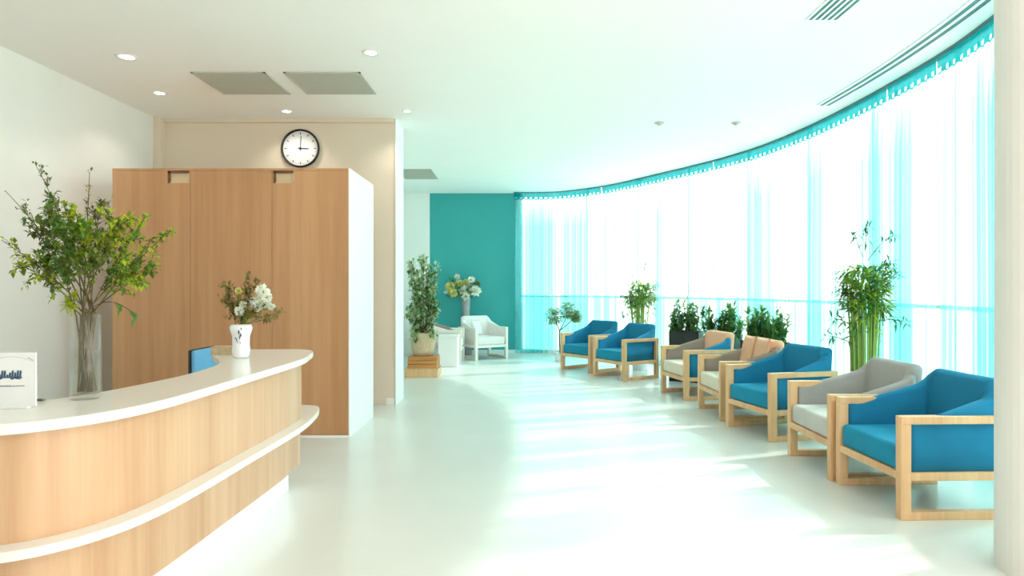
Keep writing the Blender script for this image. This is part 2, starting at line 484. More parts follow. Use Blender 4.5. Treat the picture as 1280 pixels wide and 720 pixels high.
def downlight(x, y, label, s=1):
    t = thing('downlight', label, 'ceiling light', (x, y, CEIL), 0, 'recessed ceiling downlights')
    r = .055*s
    obj('light_trim', lathe(B(), [(r*.9, -.001), (r*.92, -.006), (r*1.35, -.008), (r*1.4, -.001)], 28), M['white'], t, smooth=True)
    obj('light_lens', lathe(B(), [(0, -.005), (r*.9, -.004), (r*.9, -.001)], 28), M['lamp'], t)
    L = bpy.data.lights.new('spot', 'SPOT'); L.energy = 10; L.color = (1, .93, .82); L.spot_size = 2.2; L.spot_blend = .6; L.shadow_soft_size = .05
    lo = bpy.data.objects.new('spot', L); link(lo, t); lo.location = (0, 0, -.03)
downlight(-3.57, 5.81, 'largest round downlight, nearest the left wall at the front', 1.25)
downlight(-3.88, 6.89, 'round downlight in the left ceiling corner, before the back wall')
downlight(-1.33, 5.71, 'round downlight in front of the right ceiling grille')
downlight(-2.77, 7.60, 'round downlight just above the wall clock')
downlight(-1.34, 7.60, 'round downlight at the right end of the back wall', .8)
def detector(x, y, label):
    t = thing('smoke_detector', label, 'smoke detector', (x, y, CEIL), 0, 'small ceiling detectors')
    obj('detector_base', lathe(B(), [(.055, -.001), (.055, -.012), (.04, -.016), (0, -.016)], 24), M['grille'], t, smooth=True)
    obj('detector_cap', lathe(B(), [(.03, -.016), (.026, -.034), (0, -.036)], 24), M['grille'], t, smooth=True)
detector(1.77, 8.12, 'small grey ceiling detector on the left, above the far blue chairs')
detector(2.74, 8.12, 'small grey ceiling detector on the right, nearer the curtain')

# ------------------------------------------------------------------ wardrobe wall
wd = thing('wardrobe', 'tall oak-fronted storage wardrobe with white side behind the desk', 'wardrobe', (-2.8, 6.2, 0))
W0, W1, H = -1.15, 1.15, 2.61
bm = B(); box(bm, W0+.01, W1-.012, .022, 1.0, .0, H-.02)
obj('carcass', bm, M['cabwood'], wd)
obj('side_panel', box(B(), W1-.012, W1, -.0, 1.0, 0, H, .001), M['white'], wd, label='plain white side panel')
obj('top_panel', box(B(), W0, W1-.012, 0, 1.0, H-.022, H, .001), M['cabwood'], wd)
obj('plinth', box(B(), W0, W1-.012, .0, .022, 0, .022, .001), M['white'], wd)
def px2l(px): return (px-650)*6.2/800+2.8
edges = [W0, px2l(238), px2l(340), W1-.012]
hx = {0: (px2l(210), px2l(236.5)), 2: (px2l(342), px2l(367))}
for k in range(3):
    x0, x1 = edges[k]+.002, edges[k+1]-.002
    dm = B(); z0, z1 = .024, H-.024
    if k in hx:
        a, b = hx[k]; ha, hb = 1.45+(360-229)*6.2/800, 1.45+(360-213.5)*6.2/800
        box(dm, x0, a, .0, .022, z0, z1); box(dm, b, x1, .0, .022, z0, z1)
        box(dm, a, b, .0, .022, z0, ha); box(dm, a, b, .0, .022, hb, z1)
    else: box(dm, x0, x1, 0, .022, z0, z1)
    door = obj('door', dm, M['cabwood'], wd)
    if k in hx:
        hm = B()
        box(hm, a, a+.02, -.004, .02, ha, hb); box(hm, a, b, -.004, .02, hb-.022, hb)
        obj('handle_rim', hm, M['darkwood'], door)
        pm = B(); box(pm, a+.02, b, .012, .021, ha, hb-.022); box(pm, b-.008, b, -.004, .012, ha, hb-.022); box(pm, a+.02, b, -.004, .012, ha, ha+.01)
        obj('handle', pm, M['recess'], door)

# clock
ck = thing('wall_clock', 'round wall clock with black rim and white face above the wardrobe', 'clock', (-2.72, 7.95, 3.18))
R = .238
def disc_y(bm, r, y0, y1, n=48, x=0, z=0):
    a = [bm.verts.new((x+r*math.cos(2*PI*k/n), y0, z+r*math.sin(2*PI*k/n))) for k in range(n)]
    b = [bm.verts.new((x+r*math.cos(2*PI*k/n), y1, z+r*math.sin(2*PI*k/n))) for k in range(n)]
    bm.faces.new(a); bm.faces.new(b)
    for k in range(n): bm.faces.new((a[k], a[(k+1) % n], b[(k+1) % n], b[k]))
    return bm
tb = B()
n1, n2 = 56, 10
ring = [[tb.verts.new(((R-.012+.013*math.cos(v))*math.cos(u), -.026+.022*math.sin(v), (R-.012+.013*math.cos(v))*math.sin(u))) for v in [2*PI*j/n2 for j in range(n2)]] for u in [2*PI*i/n1 for i in range(n1)]]
for i in range(n1):
    for j in range(n2): tb.faces.new((ring[i][j], ring[(i+1) % n1][j], ring[(i+1) % n1][(j+1) % n2], ring[i][(j+1) % n2]))
obj('clock_rim', tb, M['black'], ck, smooth=True)
obj('clock_face', disc_y(B(), R-.015, -.02, -.002), M['card'], ck)
tk = B()
for k in range(60):
    a = k/60*2*PI; big = k % 5 == 0
    t = bmesh.new(); L, w = (.03, .005) if big else (.01, .0015)
    box(t, -w, w, -.022, -.0205, R-.03-L-.01, R-.04)
    bmesh.ops.rotate(t, verts=t.verts, cent=(0, 0, 0), matrix=Matrix.Rotation(a, 3, 'Y'))
    me = bpy.data.meshes.new('t'); t.to_mesh(me); t.free(); tk.from_mesh(me); bpy.data.meshes.remove(me)
obj('hour_marks', tk, M['black'], ck)
for nm, ang, L, w in (('hour_hand', 92, .10, .006), ('minute_hand', 3, .15, .004)):
    t = B(); box(t, -w, w, -.026, -.023, -.03, L); bmesh.ops.rotate(t, verts=t.verts, cent=(0, 0, 0), matrix=Matrix.Rotation(math.radians(ang), 3, 'Y'))
    obj(nm, t, M['black'], ck)
obj('hand_hub', disc_y(B(), .014, -.03, -.02, 20), M['black'], ck)

# ------------------------------------------------------------------ reception desk
outer = [(-1.62, 4.715), (-1.53, 4.66), (-1.47, 4.55), (-1.425, 4.35), (-1.375, 4.0), (-1.395, 3.3), (-1.415, 2.75), (-1.445, 2.5), (-1.495, 2.34), (-1.575, 2.215), (-1.69, 2.12), (-1.86, 2.065), (-2.1, 2.045), (-3.4, 2.04)]
inner = [(-3.4, 2.47), (-2.3, 2.47), (-2.04, 2.49), (-1.92, 2.56), (-1.85, 2.68), (-1.79, 2.9), (-1.745, 3.25), (-1.75, 3.55), (-1.80, 3.82), (-1.93, 4.08), (-2.09, 4.35), (-2.13, 4.6), (-2.12, 4.73)]
O = [p for p, t, s in catmull(outer, .03)]; I = [p for p, t, s in catmull(inner, .04)]
def offs(P, d):
    out = []
    for i, p in enumerate(P):
        t = (P[min(i+1, len(P)-1)]-P[max(i-1, 0)]).normalized()
        out.append(p+Vector((t.y, -t.x, 0))*d)
    return out
desk = thing('reception_desk', 'curved pale wood reception desk with white worktop and ledge', 'reception desk', (0, 0, 0))
obj('counter_top', prism(B(), [(p.x, p.y) for p in O+I], .962, 1.0, .006), M['whitesolid'], desk)
def wallstrip(off, th, z0, z1, ycut, name, m, wrap=True, bev=0):
    """a panel that follows the desk front, set back from the counter edge, closing the far end too"""
    P = [p for p in offs(O2, off) if p.y < ycut-.08 or p.x < -2.2]
    # rounded far corner then back towards the inside
    q0 = P[0]; c = .06
    corner = [Vector((-2.0, ycut, 0)), Vector((-1.8, ycut, 0)), Vector((q0.x-c, ycut, 0)), Vector((q0.x-c*.3, ycut-c*.3, 0)), Vector((q0.x, ycut-c, 0))]
    P = corner+P
    Q = offs(P, th)
    bm = B()
    a0 = [bm.verts.new((p.x, p.y, z0)) for p in P]; a1 = [bm.verts.new((p.x, p.y, z1)) for p in P]
    b0 = [bm.verts.new((p.x, p.y, z0)) for p in Q]; b1 = [bm.verts.new((p.x, p.y, z1)) for p in Q]
    for i in range(len(P)-1):
        bm.faces.new((a0[i], a0[i+1], a1[i+1], a1[i])); bm.faces.new((b0[i+1], b0[i], b1[i], b1[i+1]))
        bm.faces.new((a1[i], a1[i+1], b1[i+1], b1[i])); bm.faces.new((a0[i+1], a0[i], b0[i], b0[i+1]))
    bm.faces.new((a0[0], a1[0], b1[0], b0[0])); bm.faces.new((a0[-1], b0[-1], b1[-1], a1[-1]))
    return obj(name, bm, m, desk, smooth=False)
O2 = [p for p, t, s in catmull([(-1.405, 4.95), (-1.395, 4.6), (-1.385, 4.3)]+outer[4:], .03)]
s_ = offs(O, .1)
sgn = 1 if s_[len(s_)//2].x < O[len(O)//2].x else -1
wallstrip(.085*sgn, .03*sgn, .575, .962, 4.36, 'upper_panel', M['deskwood'])
wallstrip(.13*sgn, .03*sgn, .235, .54, 4.48, 'lower_panel', M['deskwood'])
wallstrip(.27*sgn, .03*sgn, .0, .235, 4.66, 'plinth', M['white'])
wallstrip(.20*sgn, .03*sgn, .222, .2345, 4.60, 'light_strip', M['led'])
led = offs(O, 0)
lo_ = [(-1.62, 4.80), (-1.51, 4.76), (-1.455, 4.64), (-1.41, 4.42)]
LE = [p for p, t, s in catmull(lo_+outer[4:], .03)]
LI = offs(LE, .26*sgn)
obj('ledge', prism(B(), [(p.x, p.y) for p in LE]+[(-3.4, 2.35)]+[(p.x, p.y) for p in reversed(LI) if p.x > -3.3 and p.y < 4.4 ]+[(-1.66, 4.5), (-1.9, 4.6), (-1.9, 4.81)], .54, .575, .006), M['whitesolid'], desk)
obj('work_surface', box(B(), -2.1, -1.55, 2.75, 3.95, .71, .74, .003), M['whitesolid'], desk)

# underglow of the desk: a long low lamp hidden in the toe recess
L = bpy.data.lights.new('toe_light', 'AREA'); L.shape = 'RECTANGLE'; L.size = .06; L.size_y = 1.9; L.energy = .35; L.color = (.85, 1, 1)
lo = bpy.data.objects.new('toe_light', L); link(lo, desk); lo.location = (-1.60, 3.6, .215)

# ------------------------------------------------------------------ office chair behind the desk
oc = thing('office_chair', 'blue-backed swivel chair behind the reception desk', 'office chair', (-2.40, 5.3, 0), 0)
bm = B()
for k in range(5):
    a = k*2*PI/5
    tube(bm, [(0, 0, .12), (.14*math.cos(a), .14*math.sin(a), .10), (.26*math.cos(a), .26*math.sin(a), .075)], [.03, .022, .016], 8)
obj('star_base', bm, M['black'], oc, smooth=True)
for k in range(5):
    a = k*2*PI/5; bm = B()
    tube(bm, [(.26*math.cos(a)-.02*math.sin(a), .26*math.sin(a)+.02*math.cos(a), .03), (.26*math.cos(a)+.02*math.sin(a), .26*math.sin(a)-.02*math.cos(a), .03)], .03, 14)
    obj('caster', bm, M['black'], oc, smooth=True)
obj('gas_post', tube(B(), [(0, 0, .1), (0, 0, .28), (0, 0, .42)], [.03, .028, .02], 12), M['metal'], oc, smooth=True)
obj('seat', box(B(), -.22, .24, -.23, .23, .42, .50, .03, 3), M['officeblue'], oc, smooth=True)
obj('backrest', box(B(), -.225, -.19, -.20, .20, .70, .95, .016, 3), M['officeblue'], oc, smooth=True)
bm = B(); box(bm, -.245, -.226, -.205, .205, .69, .955, .009, 2)
tube(bm, [(-.05, 0, .43), (-.25, 0, .46), (-.265, 0, .6), (-.245, 0, .8)], .017, 8)
obj('back_shell', bm, M['black'], oc, smooth=True)

# ------------------------------------------------------------------ things on the counter
CT = 1.0
bx = thing('wooden_box', 'small tan wooden box at the far end of the counter', 'box', (-2.0, 4.33, CT), .1)
bm = B()
box(bm, -.07, .07, -.05, .05, 0, .006); box(bm, -.07, .07, -.05, -.042, .006, .05); box(bm, -.07, .07, .042, .05, .006, .05)
box(bm, -.07, -.062, -.042, .042, .006, .05); box(bm, .062, .07, -.042, .042, .006, .05)
obj('box_body', bm, M['tan'], bx)
obj('box_lid', box(B(), -.073, .073, -.053, .053, .05, .056, .001), M['tan'], bx)

# card sign with blue drawing
cs = thing('display_card', 'white display card with faded blue lettering on the counter corner', 'sign', (-1.905, 2.40, CT), math.radians(2))
obj('card_panel', box(B(), -.10, .09, -.004, .004, .004, .208, .003), M['card'], cs)
obj('card_foot', box(B(), -.08, .07, -.02, .025, .0, .008, .002), M['card'], cs)
bm = B(); r = random.Random(3)
def stroke(pts, w, y=-.0052):
    for a, b in zip(pts, pts[1:]):
        a, b = Vector((a[0], 0, a[1])), Vector((b[0], 0, b[1])); d = (b-a).normalized(); n = Vector((-d.z, 0, d.x))*w/2
        vs = [bm.verts.new((q.x, y, q.z)) for q in (a-n, b-n, b+n, a+n)]; bm.faces.new(vs)
for k in range(9):  # script-like loops of the faded lettering
    x0 = -.045+k*.0095; h = r.choice([.010, .018, .026])
    stroke([(x0, .115), (x0+.003, .115+h), (x0+.006, .115+h*.9), (x0+.004, .113), (x0+.0095, .115)], .0042)
for k in range(22): 
    x = -.09+r.random()*.11; z = .105+r.random()*.012
    stroke([(x, z), (x+.008+r.random()*.01, z+r.uniform(-.004, .004))], .0036)
obj('card_lettering', bm, M['bluepaint'], cs, label='faded blue handwritten script'); bm = B()
stroke([(-.085, .082), (-.04, .083), (0, .082), (.05, .084)], .0022)
for k in range(8): stroke([(-.07+k*.009, .079+r.random()*.003), (-.066+k*.009, .086)], .002)
obj('card_caption', bm, M['bluepaint'], cs, label='thin faded blue caption line'); bm = B()
stroke([(.05+.01, .19), (.07, .185), (.082, .178)], .004)
obj('corner_mark', bm, M['grille'], cs)
ar = [(-.08+.16*k/16, .175+.018*math.sin(PI*k/16)) for k in range(17)]
bm = B(); stroke(ar, .0015)
obj('card_arch', bm, M['grille'], cs, label='thin pale grey arch line')

pn = thing('pen', 'dark pen lying on the counter between card and glass vase', 'pen', (-1.94, 2.535, CT+.006), math.radians(8))
obj('pen_barrel', tube(B(), [(-.05, 0, 0), (.045, 0, 0)], .005, 10), M['darkwood'], pn, smooth=True)
obj('pen_tip', tube(B(), [(.045, 0, 0), (.06, 0, 0)], [.005, .0012], 10), M['metal'], pn, smooth=True)

# glass vase
VX, VY = -1.765, 2.60
gv = thing('glass_vase', 'tall clear cylindrical glass vase holding green branches on the counter', 'vase', (VX, VY, CT))
obj('vase_wall', lathe(B(), [(0, .001), (.05, .001), (.056, .008), (.056, .34), (.0525, .343), (.0505, .34), (.0505, .02), (0, .018)], 40), M['vaseglass'], gv, smooth=True)
obj('vase_water', lathe(B(), [(0, .021), (.049, .021), (.049, .2), (0, .2)], 32), M['water'], gv, smooth=True)

# branches: each is a part with its own leaves
ba = thing('branch_arrangement', 'large loose arrangement of leafy green branches in the tall glass vase', 'plant', (VX, VY, CT))
def add_branch(parent, tip, spread, nleaf, mats, leafL, seed, depth=0., bend=.35, sub=6, base=(0, 0, .03), mouth=(0, 0, .34), rad=.0032, lw=.55, tm=None, start=.35):
    r = random.Random(seed)
    base = Vector(base)+Vector((r.uniform(-1, 1), r.uniform(-1, 1), 0))*(.03 if mouth[2] > .3 else .012); mouth = Vector(mouth)+Vector((r.uniform(-.03, .03), r.uniform(-.03, .03), 0)); tip = Vector(tip)
    mid = mouth+(tip-mouth)*.5+Vector((0, 0, bend*(tip-mouth).length*.3))-Vector(((tip-mouth).x*.1, 0, 0))
    main = bez(base, base+(mouth-base)*.5, mouth, 4)[:-1]+bez(mouth, mid, tip, 12)
    tw = B(); n = len(main)
    tube(tw, main, [rad*(1-.75*i/n) for i in range(n)], 5)
    lf = B(); pts = []
    for k in range(sub):
        t = r.uniform(start, .98); i = 3+int(t*(n-4)); p = main[min(i, n-2)]; d = (main[min(i+1, n-1)]-main[i-1]).normalized()
        q = p+(d*.7+rvec(r)*.8).normalized()*spread*(.5+.7*r.random())*(1.2-t*.6)
        q.z += .02
        sb = bez(p, p+(q-p)*.5+Vector((0, 0, .012)), q, 6)
        tube(tw, sb, [rad*.4]*5+[rad*.2], 4)
        pts += [(sb[j], (sb[min(j+1, 5)]-sb[max(j-1, 0)]).normalized()) for j in range(1, 6)]
    pts += [(main[i], (main[min(i+1, n-1)]-main[i-1]).normalized()) for i in range(3+int((n-4)*start), n)]
    for k in range(nleaf):
        p, d = r.choice(pts); L = leafL*(.6+.8*r.random())
        p = p+rvec(r)*.008
        leaf(lf, p, (d*.6+rvec(r)).normalized(), L, L*lw, r.uniform(.0, .4), r.randrange(len(mats)))
    b = obj('branch', tw, M[tm or 'twig'], parent, smooth=True)
    obj('leaves', lf, [M[m] for m in mats], b)
def bt(px, py, dy=0):  # tip in metres from the vase foot for a bearing seen from the desk front
    Y = VY+dy
    return ((px-650)*Y/800-VX, dy, CAM_Z-(py-360)*Y/800-CT)
specs = [ # px, py, dy, spread, leaves, mats, leaf length, sub, start
    (44, 205, 0, .05, 60, ['olive'], .016, 10, .45), (8, 240, .05, .05, 36, ['olive'], .014, 8, .5), (112, 215, .1, .035, 24, ['khaki'], .014, 5, .55),
    (2, 300, -.05, .10, 190, ['olive', 'lime'], .022, 14, .35), (30, 275, .1, .11, 260, ['olive', 'olive', 'green'], .022, 15, .4), (60, 265, -.1, .12, 300, ['olive', 'green'], .024, 16, .4),
    (84, 270, .15, .11, 260, ['olive', 'lime'], .024, 14, .45), (100, 285, -.12, .11, 240, ['lime', 'green'], .028, 12, .5), (125, 255, .05, .09, 150, ['olive', 'khaki'], .020, 12, .45),
    (150, 280, -.08, .11, 240, ['lime', 'olive'], .026, 14, .45), (180, 275, .1, .10, 200, ['green', 'lime'], .024, 14, .45), (212, 290, .0, .07, 110, ['lime', 'olive'], .022, 10, .5),
    (196, 335, -.1, .11, 230, ['lime', 'green', 'olive'], .024, 14, .5), (160, 335, .1, .10, 190, ['olive', 'lime'], .024, 12, .5), (25, 330, .1, .10, 170, ['lime', 'olive'], .024, 12, .5),
    (75, 330, -.15, .10, 170, ['olive', 'green'], .024, 12, .5), (120, 320, -.15, .09, 150, ['olive'], .022, 12, .5), (90, 385, -.05, .05, 40, ['lime'], .028, 6, .6)]
for k, (px, py, dy, sp, nl, ms, LL, sb, st) in enumerate(specs):
    add_branch(ba, bt(px, py, dy), sp, int(nl*1.75), ms, LL*1.02, 100+k, sub=sb, start=st, rad=.0036, bend=.1 if px > 150 or px < 30 else .3)
# one low hanging sprig with larger leaves
tw = B(); lf = B(); p0 = Vector((0, 0, .34)); tip = Vector(bt(170, 395, -.02))
m_ = bez(p0, (.10, -.02, .45), tip, 9); tube(tw, m_, .0018, 5)
for k, (i, L) in enumerate(((5, .05), (6, .055), (7, .06), (8, .06))):
    leaf(lf, m_[i], Vector((.5*(-1)**k+.3, -.2, -.8)), L, L*.6, .1, 0)
b = obj('branch', tw, M['twig'], ba, smooth=True); obj('leaves', lf, [M['green']], b, label='broad green leaves on the low sprig')

# white vase with flowers
WX, WY = -1.80, 4.13
wv = thing('porcelain_vase', 'white porcelain vase with blue pattern near the far end of the counter', 'vase', (WX, WY, CT))
obj('vase_body', lathe(B(), [(0, .001), (.046, .001), (.050, .012), (.056, .05), (.052, .09), (.054, .14), (.066, .175), (.070, .195), (.062, .215), (.055, .218), (.055, .21), (.06, .19), (.045, .14), (.045, .04), (0, .03)], 36), M['porcelain'], wv, smooth=True)
bm = B()
def onvase(a, z, rr=.0): return Vector(((rr)*math.cos(a), rr*math.sin(a), z))
for (a, z, L, w) in ((-1.35, .17, .035, .010), (-1.2, .15, .03, .012), (-1.30, .135, .025, .008), (-1.6, .12, .03, .009), (-1.75, .13, .02, .008), (-1.15, .19, .02, .007), (-1.5, .105, .018, .006), (-1.25, .1, .012, .006)):
    rr_ = .0695 if z > .165 else (.0635 if z > .145 else .0575)
    ps = [onvase(a+dx, z+dz, rr_+.002) for dx, dz in ((0, -L/2), (w*8, 0), (0, L/2), (-w*8, 0))]
    bm.faces.new([bm.verts.new(p) for p in ps])
obj('vase_motif', bm, M['bluepaint'], wv, label='small blue painted leaves')
fa = thing('flower_arrangement', 'white blooms with khaki foliage in the white porcelain vase', 'flowers', (WX, WY, CT))
def bloom(parent, c, r0, m, seed, n=60, name='flower'):
    r = random.Random(seed); bm = B()
    for k in range(n):
        d = rvec(r); p = Vector(c)+d*r0*.35
        L = r0*(.6+.3*r.random())
        leaf(bm, p, (d+rvec(r)*.35), L, L*1.0, -.2, 0, twist=rvec(r))
    return obj(name, bm, M[m], parent)
def vt(px, py, dy=0):
    Y = WY+dy; return ((px-650)*Y/800-WX, dy, CAM_Z-(py-360)*Y/800-CT)
for k, (px, py, rr_, m) in enumerate(((328, 364, .045, 'petal'), (333, 371, .035, 'petal'), (322, 381, .045, 'petal'), (331, 380, .035, 'petal'), (316, 378, .035, 'petal'), (299, 389, .034, 'petal'), (304, 381, .025, 'petal'), (339, 383, .025, 'petal'), (298, 364, .025, 'creampetal'))):
    c = Vector(vt(px, py, -.06+.02*k % .1)); bloom(fa, c, rr_, m, 300+k)
    obj('flower_stem', tube(B(), bez((0, 0, .05), (0, 0, .25), c, 8), .002, 5), M['cane'], fa, smooth=True)
fs = [(278, 355, 0, .05), (273, 372, -.03, .05), (284, 368, .05, .05), (307, 345, .03, .04), (300, 365, .06, .06), (312, 372, -.02, .06), (345, 380, 0, .05), (356, 390, -.03, .04), (348, 398, .03, .03), (322, 352, .05, .03), (291, 388, -.05, .05), (305, 395, -.06, .05), (318, 392, -.05, .05), (288, 378, .05, .05)]
for k, (px, py, dy, sp) in enumerate(fs):
    add_branch(fa, vt(px, py, dy), sp*1.5, 70, ['khaki', 'khaki', 'olive'], .028, 400+k, sub=8, base=(0, 0, .04), mouth=(0, 0, .21), rad=.0022, start=.35, bend=.2, lw=.5)

# ------------------------------------------------------------------ armchairs
def rounded_cushion(bm, x0, x1, y0, y1, z0, z1, bev=.03, puff=.012):
    box(bm, x0, x1, y0, y1, z0, z1, bev, 4)
    cx, cy = (x0+x1)/2, (y0+y1)/2
    for v in bm.verts:
        if v.co.z > z1-bev*.5:
            u = (v.co.x-cx)/((x1-x0)/2); w = (v.co.y-cy)/((y1-y0)/2)
            v.co.z += puff*(1-u*u)*(1-w*w)
    return bm

def shell_path():
    """plan of the upholstered tub: outer line from left arm front, round the back, to right arm front"""
    pts = []
    Yh = .362; xf = -.305; xb = .345; rc = .13
    for k in range(15): pts.append((xf+(xb-rc-xf)*k/14, Yh, 'a'))
    for k in range(1, 9):
        a = PI/2-k/8*PI/2; pts.append((xb-rc+rc*math.cos(a), Yh-rc+rc*math.sin(a), 'c'))
    half = pts
    back = [(xb, (Yh-rc)*(1-2*k/10), 'b') for k in range(1, 10)]
    right = [(x, -y, t) for x, y, t in reversed(half)]
    return half, back, right
def shell_mesh(pts):
    """sweep an upholstery section (rounded top) along the plan"""
    bm = B(); prev = None
    P = [Vector((x, y, 0)) for x, y, t in pts]
    for i, p in enumerate(P):
        tg = (P[min(i+1, len(P)-1)]-P[max(i-1, 0)]).normalized(); nin = Vector((tg.y, -tg.x, 0))
        x, y = p.x, p.y
        u = min(1, max(0, (x+.305)/.52))           # front -> rear
        # top line: low at the arm front, rises to shoulders, then the back
        z = .615+.135*max(0, (u-.12)/.88)**1.0
        sh = min(1, max(0, (x-.205)/.12)); sh = sh*sh*(3-2*sh)
        z = z*(1-sh)+.865*sh
        th = .036+.05*max(0, (u-.35)/.65)+.035*sh
        lean = .045*sh
        zs = [(0, .275), (0, .45), (0, z-.03), (th*.2, z-.006), (th*.5, z), (th*.8, z-.006), (th, z-.03), (th*1.05, .45), (th*1.05, .275)]
        c = []
        for o, zz in zs:
            k = (zz-.3)/.56
            q = p+nin*o; c.append(bm.verts.new((q.x+lean*max(0, k), q.y, zz)))
        if prev:
            for a in range(len(c)-1): bm.faces.new((prev[a], prev[a+1], c[a+1], c[a]))
            bm.faces.new((prev[-1], prev[0], c[0], c[-1]))
        else: bm.faces.new(c)
        prev = c
    bm.faces.new(prev)
    return bm
def make_armchair(label, frame, arm_l, back, arm_r, seat, loc, rz, group='wooden framed armchairs along the curved curtain', lab_parts=None):
    t = thing('armchair', label, 'armchair', loc, rz, group)
    lp = lab_parts or {}
    D, Wd = .38, .385
    for sy in (1, -1):
        y0, y1 = sorted((sy*Wd, sy*(Wd-.055)))
        obj('leg', box(B(), -D, -D+.068, y0, y1, .05, .60, .004), frame, t)
        obj('leg', box(B(), D-.085, D-.02, y0, y1, .05, .60, .004), frame, t)
        obj('base_runner', box(B(), -D, D-.02, y0, y1, 0, .052, .004), frame, t)
        obj('side_rail', box(B(), -D+.066, D-.083, y0, y1, .245, .297, .004), frame, t)
        obj('armrest', box(B(), -D, D-.02, y0-.002, y1+.002, .598, .648, .005), frame, t)
    obj('front_rail', box(B(), -D+.004, -D+.045, -Wd+.05, Wd-.05, .245, .297, .004), frame, t)
    obj('rear_rail', box(B(), D-.07, D-.03, -Wd+.05, Wd-.05, .245, .297, .004), frame, t)
    obj('seat_base', box(B(), -D+.045, D-.07, -Wd+.055, Wd-.055, .262, .295), M['dark'], t)
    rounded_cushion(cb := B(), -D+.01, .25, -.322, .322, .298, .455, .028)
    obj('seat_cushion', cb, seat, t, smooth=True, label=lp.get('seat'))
    half, bk, right = shell_path()
    cut = 17
    # facing -x: the side at +y is the sitter's right hand; far side seen from the desk
    obj('arm_panel', shell_mesh(half[:cut]), arm_l, t, smooth=True, label=lp.get('arm_l'))
    obj('arm_panel', shell_mesh(right[-cut:]), arm_r, t, smooth=True, label=lp.get('arm_r'))
    obj('backrest', shell_mesh(half[cut-1:]+bk+right[:len(right)-cut+1]), back, t, smooth=True, label=lp.get('back'))
    return t
def place(near, far):
    """centre and turn from the two front leg corners on the floor"""
    n, f = Vector(near), Vector(far); mid = (n+f)/2; d = (f-n).normalized()
    th = math.atan2(-d.x, d.y)
    c = mid+Vector((math.cos(th), math.sin(th)))*.38+d*.0
    return (c.x, c.y, 0), th
cw = M['chairwood']; bl = M['blue']
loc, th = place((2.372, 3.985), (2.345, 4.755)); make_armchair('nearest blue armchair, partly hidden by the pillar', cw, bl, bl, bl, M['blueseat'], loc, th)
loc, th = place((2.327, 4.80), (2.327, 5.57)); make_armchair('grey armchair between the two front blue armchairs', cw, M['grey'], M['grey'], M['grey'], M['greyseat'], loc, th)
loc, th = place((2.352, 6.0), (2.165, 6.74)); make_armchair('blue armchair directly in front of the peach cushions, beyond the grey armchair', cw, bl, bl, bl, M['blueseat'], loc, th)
loc, th = place((2.18, 6.965), (2.145, 7.73)); D_loc, D_th = loc, th
make_armchair('taupe-armed armchair with cream seat and two peach cushions against its back', cw, M['taupe'], M['peach'], M['taupe'], M['cream'], loc, th)
loc, th = place((2.11, 8.20), (1.963, 8.955)); make_armchair('armchair with peach back, one taupe arm and one blue arm', cw, M['taupe'], M['peach'], bl, M['cream'], loc, th,
    lab_parts={'back': 'peach backrest', 'arm_r': 'blue arm', 'arm_l': 'taupe arm'})
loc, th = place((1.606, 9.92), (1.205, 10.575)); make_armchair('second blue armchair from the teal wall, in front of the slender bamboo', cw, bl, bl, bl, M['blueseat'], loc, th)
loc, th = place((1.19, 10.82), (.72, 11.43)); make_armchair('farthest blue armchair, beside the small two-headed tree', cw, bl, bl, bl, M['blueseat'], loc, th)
# pale chairs by the teal wall
pw = M['palewood']; ow = M['offwhite']
d = Vector((.555, -.83)); mid = Vector((-.565, 12.96)); c = mid-d*.38
make_armchair('white armchair turned toward the room in front of the teal wall', pw, ow, ow, ow, ow, (c.x, c.y, 0), math.atan2(.83, -.555), 'pale armchairs by the teal wall')
make_armchair('taupe armchair with pale frame behind the white cube table', pw, ow, M['peach'], M['taupe'], M['cream'], (-1.50, 12.55, 0), PI, 'pale armchairs by the teal wall')

def cushion(loc, rot, w, h, th_, m, label, group):
    bm = B(); n = 10
    top = {}; 
    for s in (1, -1):
        for i in range(n+1):
            for j in range(n+1):
                u, v = -1+2*i/n, -1+2*j/n
                pin = 1-.10*(abs(u)**1*abs(v)**1) if False else 1
                edge = (1-u**4)*(1-v**4)
                if s == -1 and (i in (0, n) or j in (0, n)): top[(s, i, j)] = top[(1, i, j)]; continue
                k = 1-.06*(1-abs(u)**2)*abs(v)**6-.06*(1-abs(v)**2)*abs(u)**6
                top[(s, i, j)] = bm.verts.new((s*th_/2*edge**.6 if edge > 0 else 0, u*w/2*k, v*h/2*k))
    for s in (1, -1):
        for i in range(n):
            for j in range(n): bm.faces.new((top[(s, i, j)], top[(s, i+1, j)], top[(s, i+1, j+1)], top[(s, i, j+1)]))
    o = obj('cushion', bm, m, None, smooth=True, loc=loc, rot=rot)
    return tag(o, label, 'cushion', group)
def on_chair(loc, th, lx, ly, z):
    return (loc[0]+lx*math.cos(th)-ly*math.sin(th), loc[1]+lx*math.sin(th)+ly*math.cos(th), z)
for ly, lb in ((.178, 'peach cushion on the taupe armchair, the one farther from the pillar'), (-.178, 'peach cushion on the taupe armchair, the one nearer the blue armchair')):
    cushion(on_chair(D_loc, D_th, .15, ly, .685), (0, math.radians(12), D_th), .34, .43, .07, M['peach'], lb, 'peach cushions on the taupe armchair')
wl = ((c.x, c.y), math.atan2(.83, -.555))
cushion(on_chair((c.x, c.y), wl[1], .03, .12, .635), (math.radians(0), math.radians(20), wl[1]+.5), .30, .32, .08, M['offwhite'], 'off-white cushion leaning in the white armchair', None)

# white cube table in front of the taupe pale-frame chair
ct = thing('cube_table', 'plain white cube side table beside the amber planter box', 'table', (-1.32, 11.88, 0))
obj('table_body', box(B(), -.175, .175, -.175, .175, .0, .555, .006), M['white'], ct)
obj('table_top', box(B(), -.185, .185, -.185, .185, .555, .58, .005), M['white'], ct)

